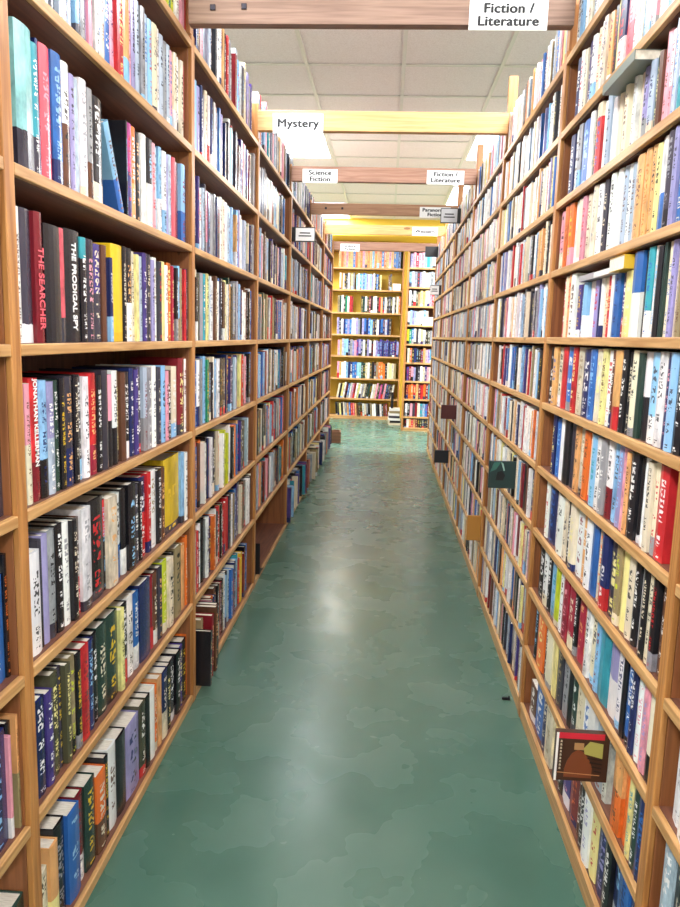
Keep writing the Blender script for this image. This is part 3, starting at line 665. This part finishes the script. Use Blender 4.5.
rows(hs2, {9: ('uPZPPbTbWu', .02, .95, .19, 0), 8: ('bSGkuWwSGS', 0, .9, .2, 0), 7: ('WKWdtyoyWPRu', .02, .95, .2, 0), 6: ('WbuSWwWbw', 0, .7, .19, 0), 5: ('LgBwkWyWKdGD', .0, .95, .2, 0), 4: ('wOKNKKroPuT', .04, .9, .19, 0),
           3: ('UrPuKkWwUPw', .04, .9, .2, 0), 2: ('rOORorROrT', .04, .9, .21, 0), 1: ('WKPkrwTSBr', .04, .9, .19, 0), 0: ('KWoRorKKNkKw', .04, .95, .2, 0)}, YG, f2, .275, .68)
# stacked books on the floor beside the far bookcase
for i, (c_, w_) in enumerate((('w', .17), ('K', .16), ('W', .18), ('k', .165), ('W', .17), ('t', .16), ('W', .155))):
    t = thing('stacked_book', f'{NAMES[c_]} book lying in the floor stack before the far bookcase, {ordn(i+1)} from bottom', 'book', (.15+R_.uniform(-.008, .008), 11.1, .0005+i*.036), 'books stacked on the floor at the far end', R_.uniform(-.1, .1))
    mc = plain('jacket_' + NAMES[c_].replace(' ', '_'), PAL[c_], .4)
    q = MB(); q.box(-w_/2, w_/2, -.11, .11, 0, .003); q.box(-w_/2, w_/2, -.11, .11, .032, .035); q.box(-w_/2, w_/2, -.11, -.106, .003, .032); q.build('cover', mc, t)
    q = MB(); q.box(-w_/2+.004, w_/2-.004, -.1055, .106, .0032, .0318); q.build('page_block', PAGES, t)

# ------------------------------------------------------------------ things that stand out from the shelves
def brown_scene(t, a, b, h):
    w = b-a; Y0 = -.0006
    def quad(name, mat, pts):
        me = bpy.data.meshes.new(name); n = len(pts)
        V = [(a+w*x, Y0, h*z) for x, z in pts]+[(a+w*x, -.0001, h*z) for x, z in pts]
        me.from_pydata(V, [], [tuple(range(n)), tuple(reversed(range(n, 2*n)))]+[(i, i+n, (i+1) % n+n, (i+1) % n) for i in range(n)]); me.materials.append(mat)
        return me
    def put(name, c, pts, dy=0):
        global _; o = link(name, quad(name, plain('print_'+name, c, .35), pts), t, (0, dy, 0))
    put('title_band', (206, 40, 58), [(.03, .88), (1, .88), (1, 1), (.03, 1)])
    put('white_edge', (236, 230, 224), [(-.005, 0), (.045, 0), (.045, 1), (-.005, 1)], -.0004)
    put('arched_picture', (118, 62, 36), [(.2, .08), (.78, .08), (.78, .3), (.7, .48), (.58, .62), (.46, .66), (.34, .58), (.25, .42), (.2, .25)], -.0004)
    put('pale_figure', (168, 160, 84), [(.6, .58), (.98, .5), (.98, .8), (.7, .84), (.58, .7)], -.0006)
    put('gable', (170, 128, 84), [(.38, .66), (.58, .66), (.58, .8), (.38, .8)], -.0006)
    for k in range(9): put('side_lettering', (190, 176, 150), [(.085, .80-.07*k), (.125, .80-.07*k), (.12, .84-.07*k), (.09, .845-.07*k)], -.0004)
    for k in range(4): put('dark_step', (40, 28, 24), [(.66+.05*k, .48-.085*k), (.98, .45-.085*k), (.98, .485-.085*k), (.68+.05*k, .515-.085*k)], -.0007)
    put('lower_line', (186, 130, 84), [(.06, .17), (.95, .14), (.95, .155), (.06, .185)], -.0008)
def dark_scene(t, a, b, h):
    w = b-a
    def put(name, c, pts, dy):
        me = bpy.data.meshes.new(name); n = len(pts)
        me.from_pydata([(a+w*x, -.0006, h*z) for x, z in pts]+[(a+w*x, -.0001, h*z) for x, z in pts], [], [tuple(range(n)), tuple(reversed(range(n, 2*n)))]+[(i, i+n, (i+1) % n+n, (i+1) % n) for i in range(n)])
        me.materials.append(plain('print_'+name, c, .35)); link(name, me, t, (0, dy, 0))
    put('leaf_shapes', (52, 104, 92), [(.05, .6), (.2, .95), (.5, .98), (.3, .7)], 0)
    put('pale_streak', (150, 186, 172), [(.5, .98), (.6, .92), (.68, .66), (.62, .66)], -.0004)
    put('dark_figure', (16, 20, 24), [(.3, .3), (.62, .3), (.7, .5), (.55, .66), (.36, .6)], -.0006)
BROWN = plain('brown_print', (66, 40, 28), .35); GREENP = plain('dark_green_print', (28, 52, 52), .35)
TANP = plain('tan_print', (176, 122, 52), .4); DARKP = plain('dark_print', (30, 32, 42), .4); MIXP = plain('black_red_print', (84, 34, 34), .4); GREYC = plain('grey_card', (206, 208, 212), .5)
marker('shelf_marker', 'brown picture cover with a red band sticking out low on the right shelves', .408, 1.535, .337, .452, BROWN, art=brown_scene, inner=.012, group='picture covers standing out from the right shelves')
marker('shelf_marker', 'dark green picture cover sticking out of the right shelves, third bay', .421, 2.885, .724, .832, GREENP, art=dark_scene, group='picture covers standing out from the right shelves')
marker('shelf_marker', 'tan brown picture cover sticking out near the floor, right fourth bay', .446, 3.70, .283, .412, TANP, group='picture covers standing out from the right shelves')
marker('shelf_marker', 'blackish picture cover sticking out low, farthest of the right covers', .412, 5.81, .327, .427, DARKP, group='picture covers standing out from the right shelves')
marker('shelf_marker', 'small dark red cover sticking out at mid height, far along the right shelves', .412, 5.35, .728, .829, MIXP, group='picture covers standing out from the right shelves')
marker('shelf_marker', 'black block with white two-line card standing out from the left shelves', -.496, 4.964, 1.903, 1.996, BLACK, CARD)
marker('shelf_marker', 'black block with grey two-line card on top of the right shelves, before the brown beam', .374, 5.88, 2.176, 2.286, BLACK, GREYC)
marker('shelf_marker', 'black block with small pale card, far along the right shelves under the top', .408, 7.57, 1.7298, 1.829, BLACK, CARD)
marker('shelf_marker', 'plain black block sticking out at the far top of the right shelves', .384, 8.38, 2.186, 2.298, BLACK)
def flat_book(label, x0, x1, y0, y1, z, T, ccol, spine, tilt=0):
    """a book lying on its side; spine: the side its spine is on ('x0' aisle side, 'y0' near side)"""
    t = thing('paperback_book', label, 'book', ((x0+x1)/2, (y0+y1)/2, z), 'books lying flat on top of a row'); t.rotation_euler.x = tilt
    X, Y = (x1-x0)/2, (y1-y0)/2
    q = MB(); q.box(-X, X, -Y, Y, 0, .001); q.box(-X, X, -Y, Y, T-.001, T)
    if spine == 'x0': q.box(-X, -X+.001, -Y, Y, .001, T-.001)
    else: q.box(-X, X, -Y, -Y+.001, .001, T-.001)
    q.build('cover', plain('flat_cover', ccol, .4), t)
    q = MB(); q.box(-X+.0012, X-.0006, -Y+.0012, Y-.0006, .0012, T-.0012); q.build('page_block', PAGES, t)
flat_book('grey green paperback lying flat on a high row, right nearest full bay', .488, .60, 1.665, 1.895, 1.8815, .02, (120, 132, 124), 'x0')
flat_book('yellow paperback lying flat on the eye-level row, right nearest full bay', .506, .68, 1.675, 1.785, 1.4625, .03, (226, 180, 46), 'y0')
flat_book('thin white paperback lying flat beside the yellow one, right nearest full bay', .512, .62, 1.80, 1.935, 1.4625, .013, (222, 218, 212), 'x0')
flat_book('thin grey paperback lying flat on the eye-level row, farther than the white one', .514, .62, 1.945, 2.08, 1.4625, .015, (160, 156, 158), 'x0')
t = thing('bookend', 'black metal bookend on the empty bottom shelf at left', 'bookend', (XL-.03, 3.75, HL[0]+.0004))
q = MB(); q.box(-.07, .035, -.002, .002, 0, .17); q.build('plate', BLACK, t, (0, 0, 0), .001)
q = MB(); q.box(-.07, .035, .002, .11, 0, .002); q.build('foot', BLACK, t)
t = thing('wooden_crate', 'small brown wooden crate on the floor at far end of left shelves', 'crate', (-.61, 9.0, 0.0004), rz=.1)
CR = wood('crate_wood', 0, (104, 66, 48), (140, 96, 70), .6)
for (b0, nm) in (((-.085, .085, -.09, -.078, 0, .145), 'front_board'), ((-.085, .085, .078, .09, 0, .145), 'rear_board'), ((-.085, -.073, -.0775, .0775, 0, .145), 'side_board'), ((.073, .085, -.0775, .0775, 0, .145), 'side_board'), ((-.0725, .0725, -.0775, .0775, .004, .014), 'bottom_board')):
    q = MB(); q.box(*b0); q.build(nm, CR, t, (0, 0, 0), .001)
t = thing('floor_bolt', 'small dark bolt lying on the floor at the foot of a right shelf post', 'bolt', (.485, 2.56, .006))
q = MB(); q.box(-.014, .008, -.005, .005, -.005, .005); q.build('shank', IRON, t, (0, 0, 0), .002); q = MB(); q.box(.0085, .015, -.0055, .0055, -.0055, .0095); q.build('head', IRON, t, (0, 0, 0), .002)

t = thing('shelved_book', 'black book standing upright on the floor stack before the far bookcase', 'book', (.15, 11.1, .0015+7*.036))
q = MB(); q.box(-.055, -.052, -.08, .08, 0, .24); q.box(-.02, -.017, -.08, .08, 0, .24); q.box(-.052, -.02, -.08, -.077, 0, .24); q.build('cover', BLACK, t)
q = MB(); q.box(-.0518, -.0202, -.0768, .078, .003, .237); q.build('page_block', PAGES, t)
t = thing('shelf_card', 'small white card standing before the books on the narrow far bookcase', 'card', (.555, YG+.006, hs2[6]+.0004))
q = MB(); q.box(-.075, .075, -.0015, .0015, 0, .11); q.build('card', CARD, t)
q = MB(); q.box(-.045, .045, -.0023, -.0016, .06, .07); q.box(-.035, .035, -.0023, -.0016, .04, .05); q.build('lettering', INK, t)
t = thing('white_box', 'small white box on the far bookcase, second shelf from the top at right', 'box', (.12, YF+.06, hs1[6]+.0004))
q = MB(); q.box(-.06, .06, -.045, .045, 0, .085); q.build('box_body', CARD, t, (0, 0, 0), .002)
q = MB(); q.box(-.062, .062, -.047, .047, .0855, .1); q.build('lid', CARD, t, (0, 0, 0), .002)
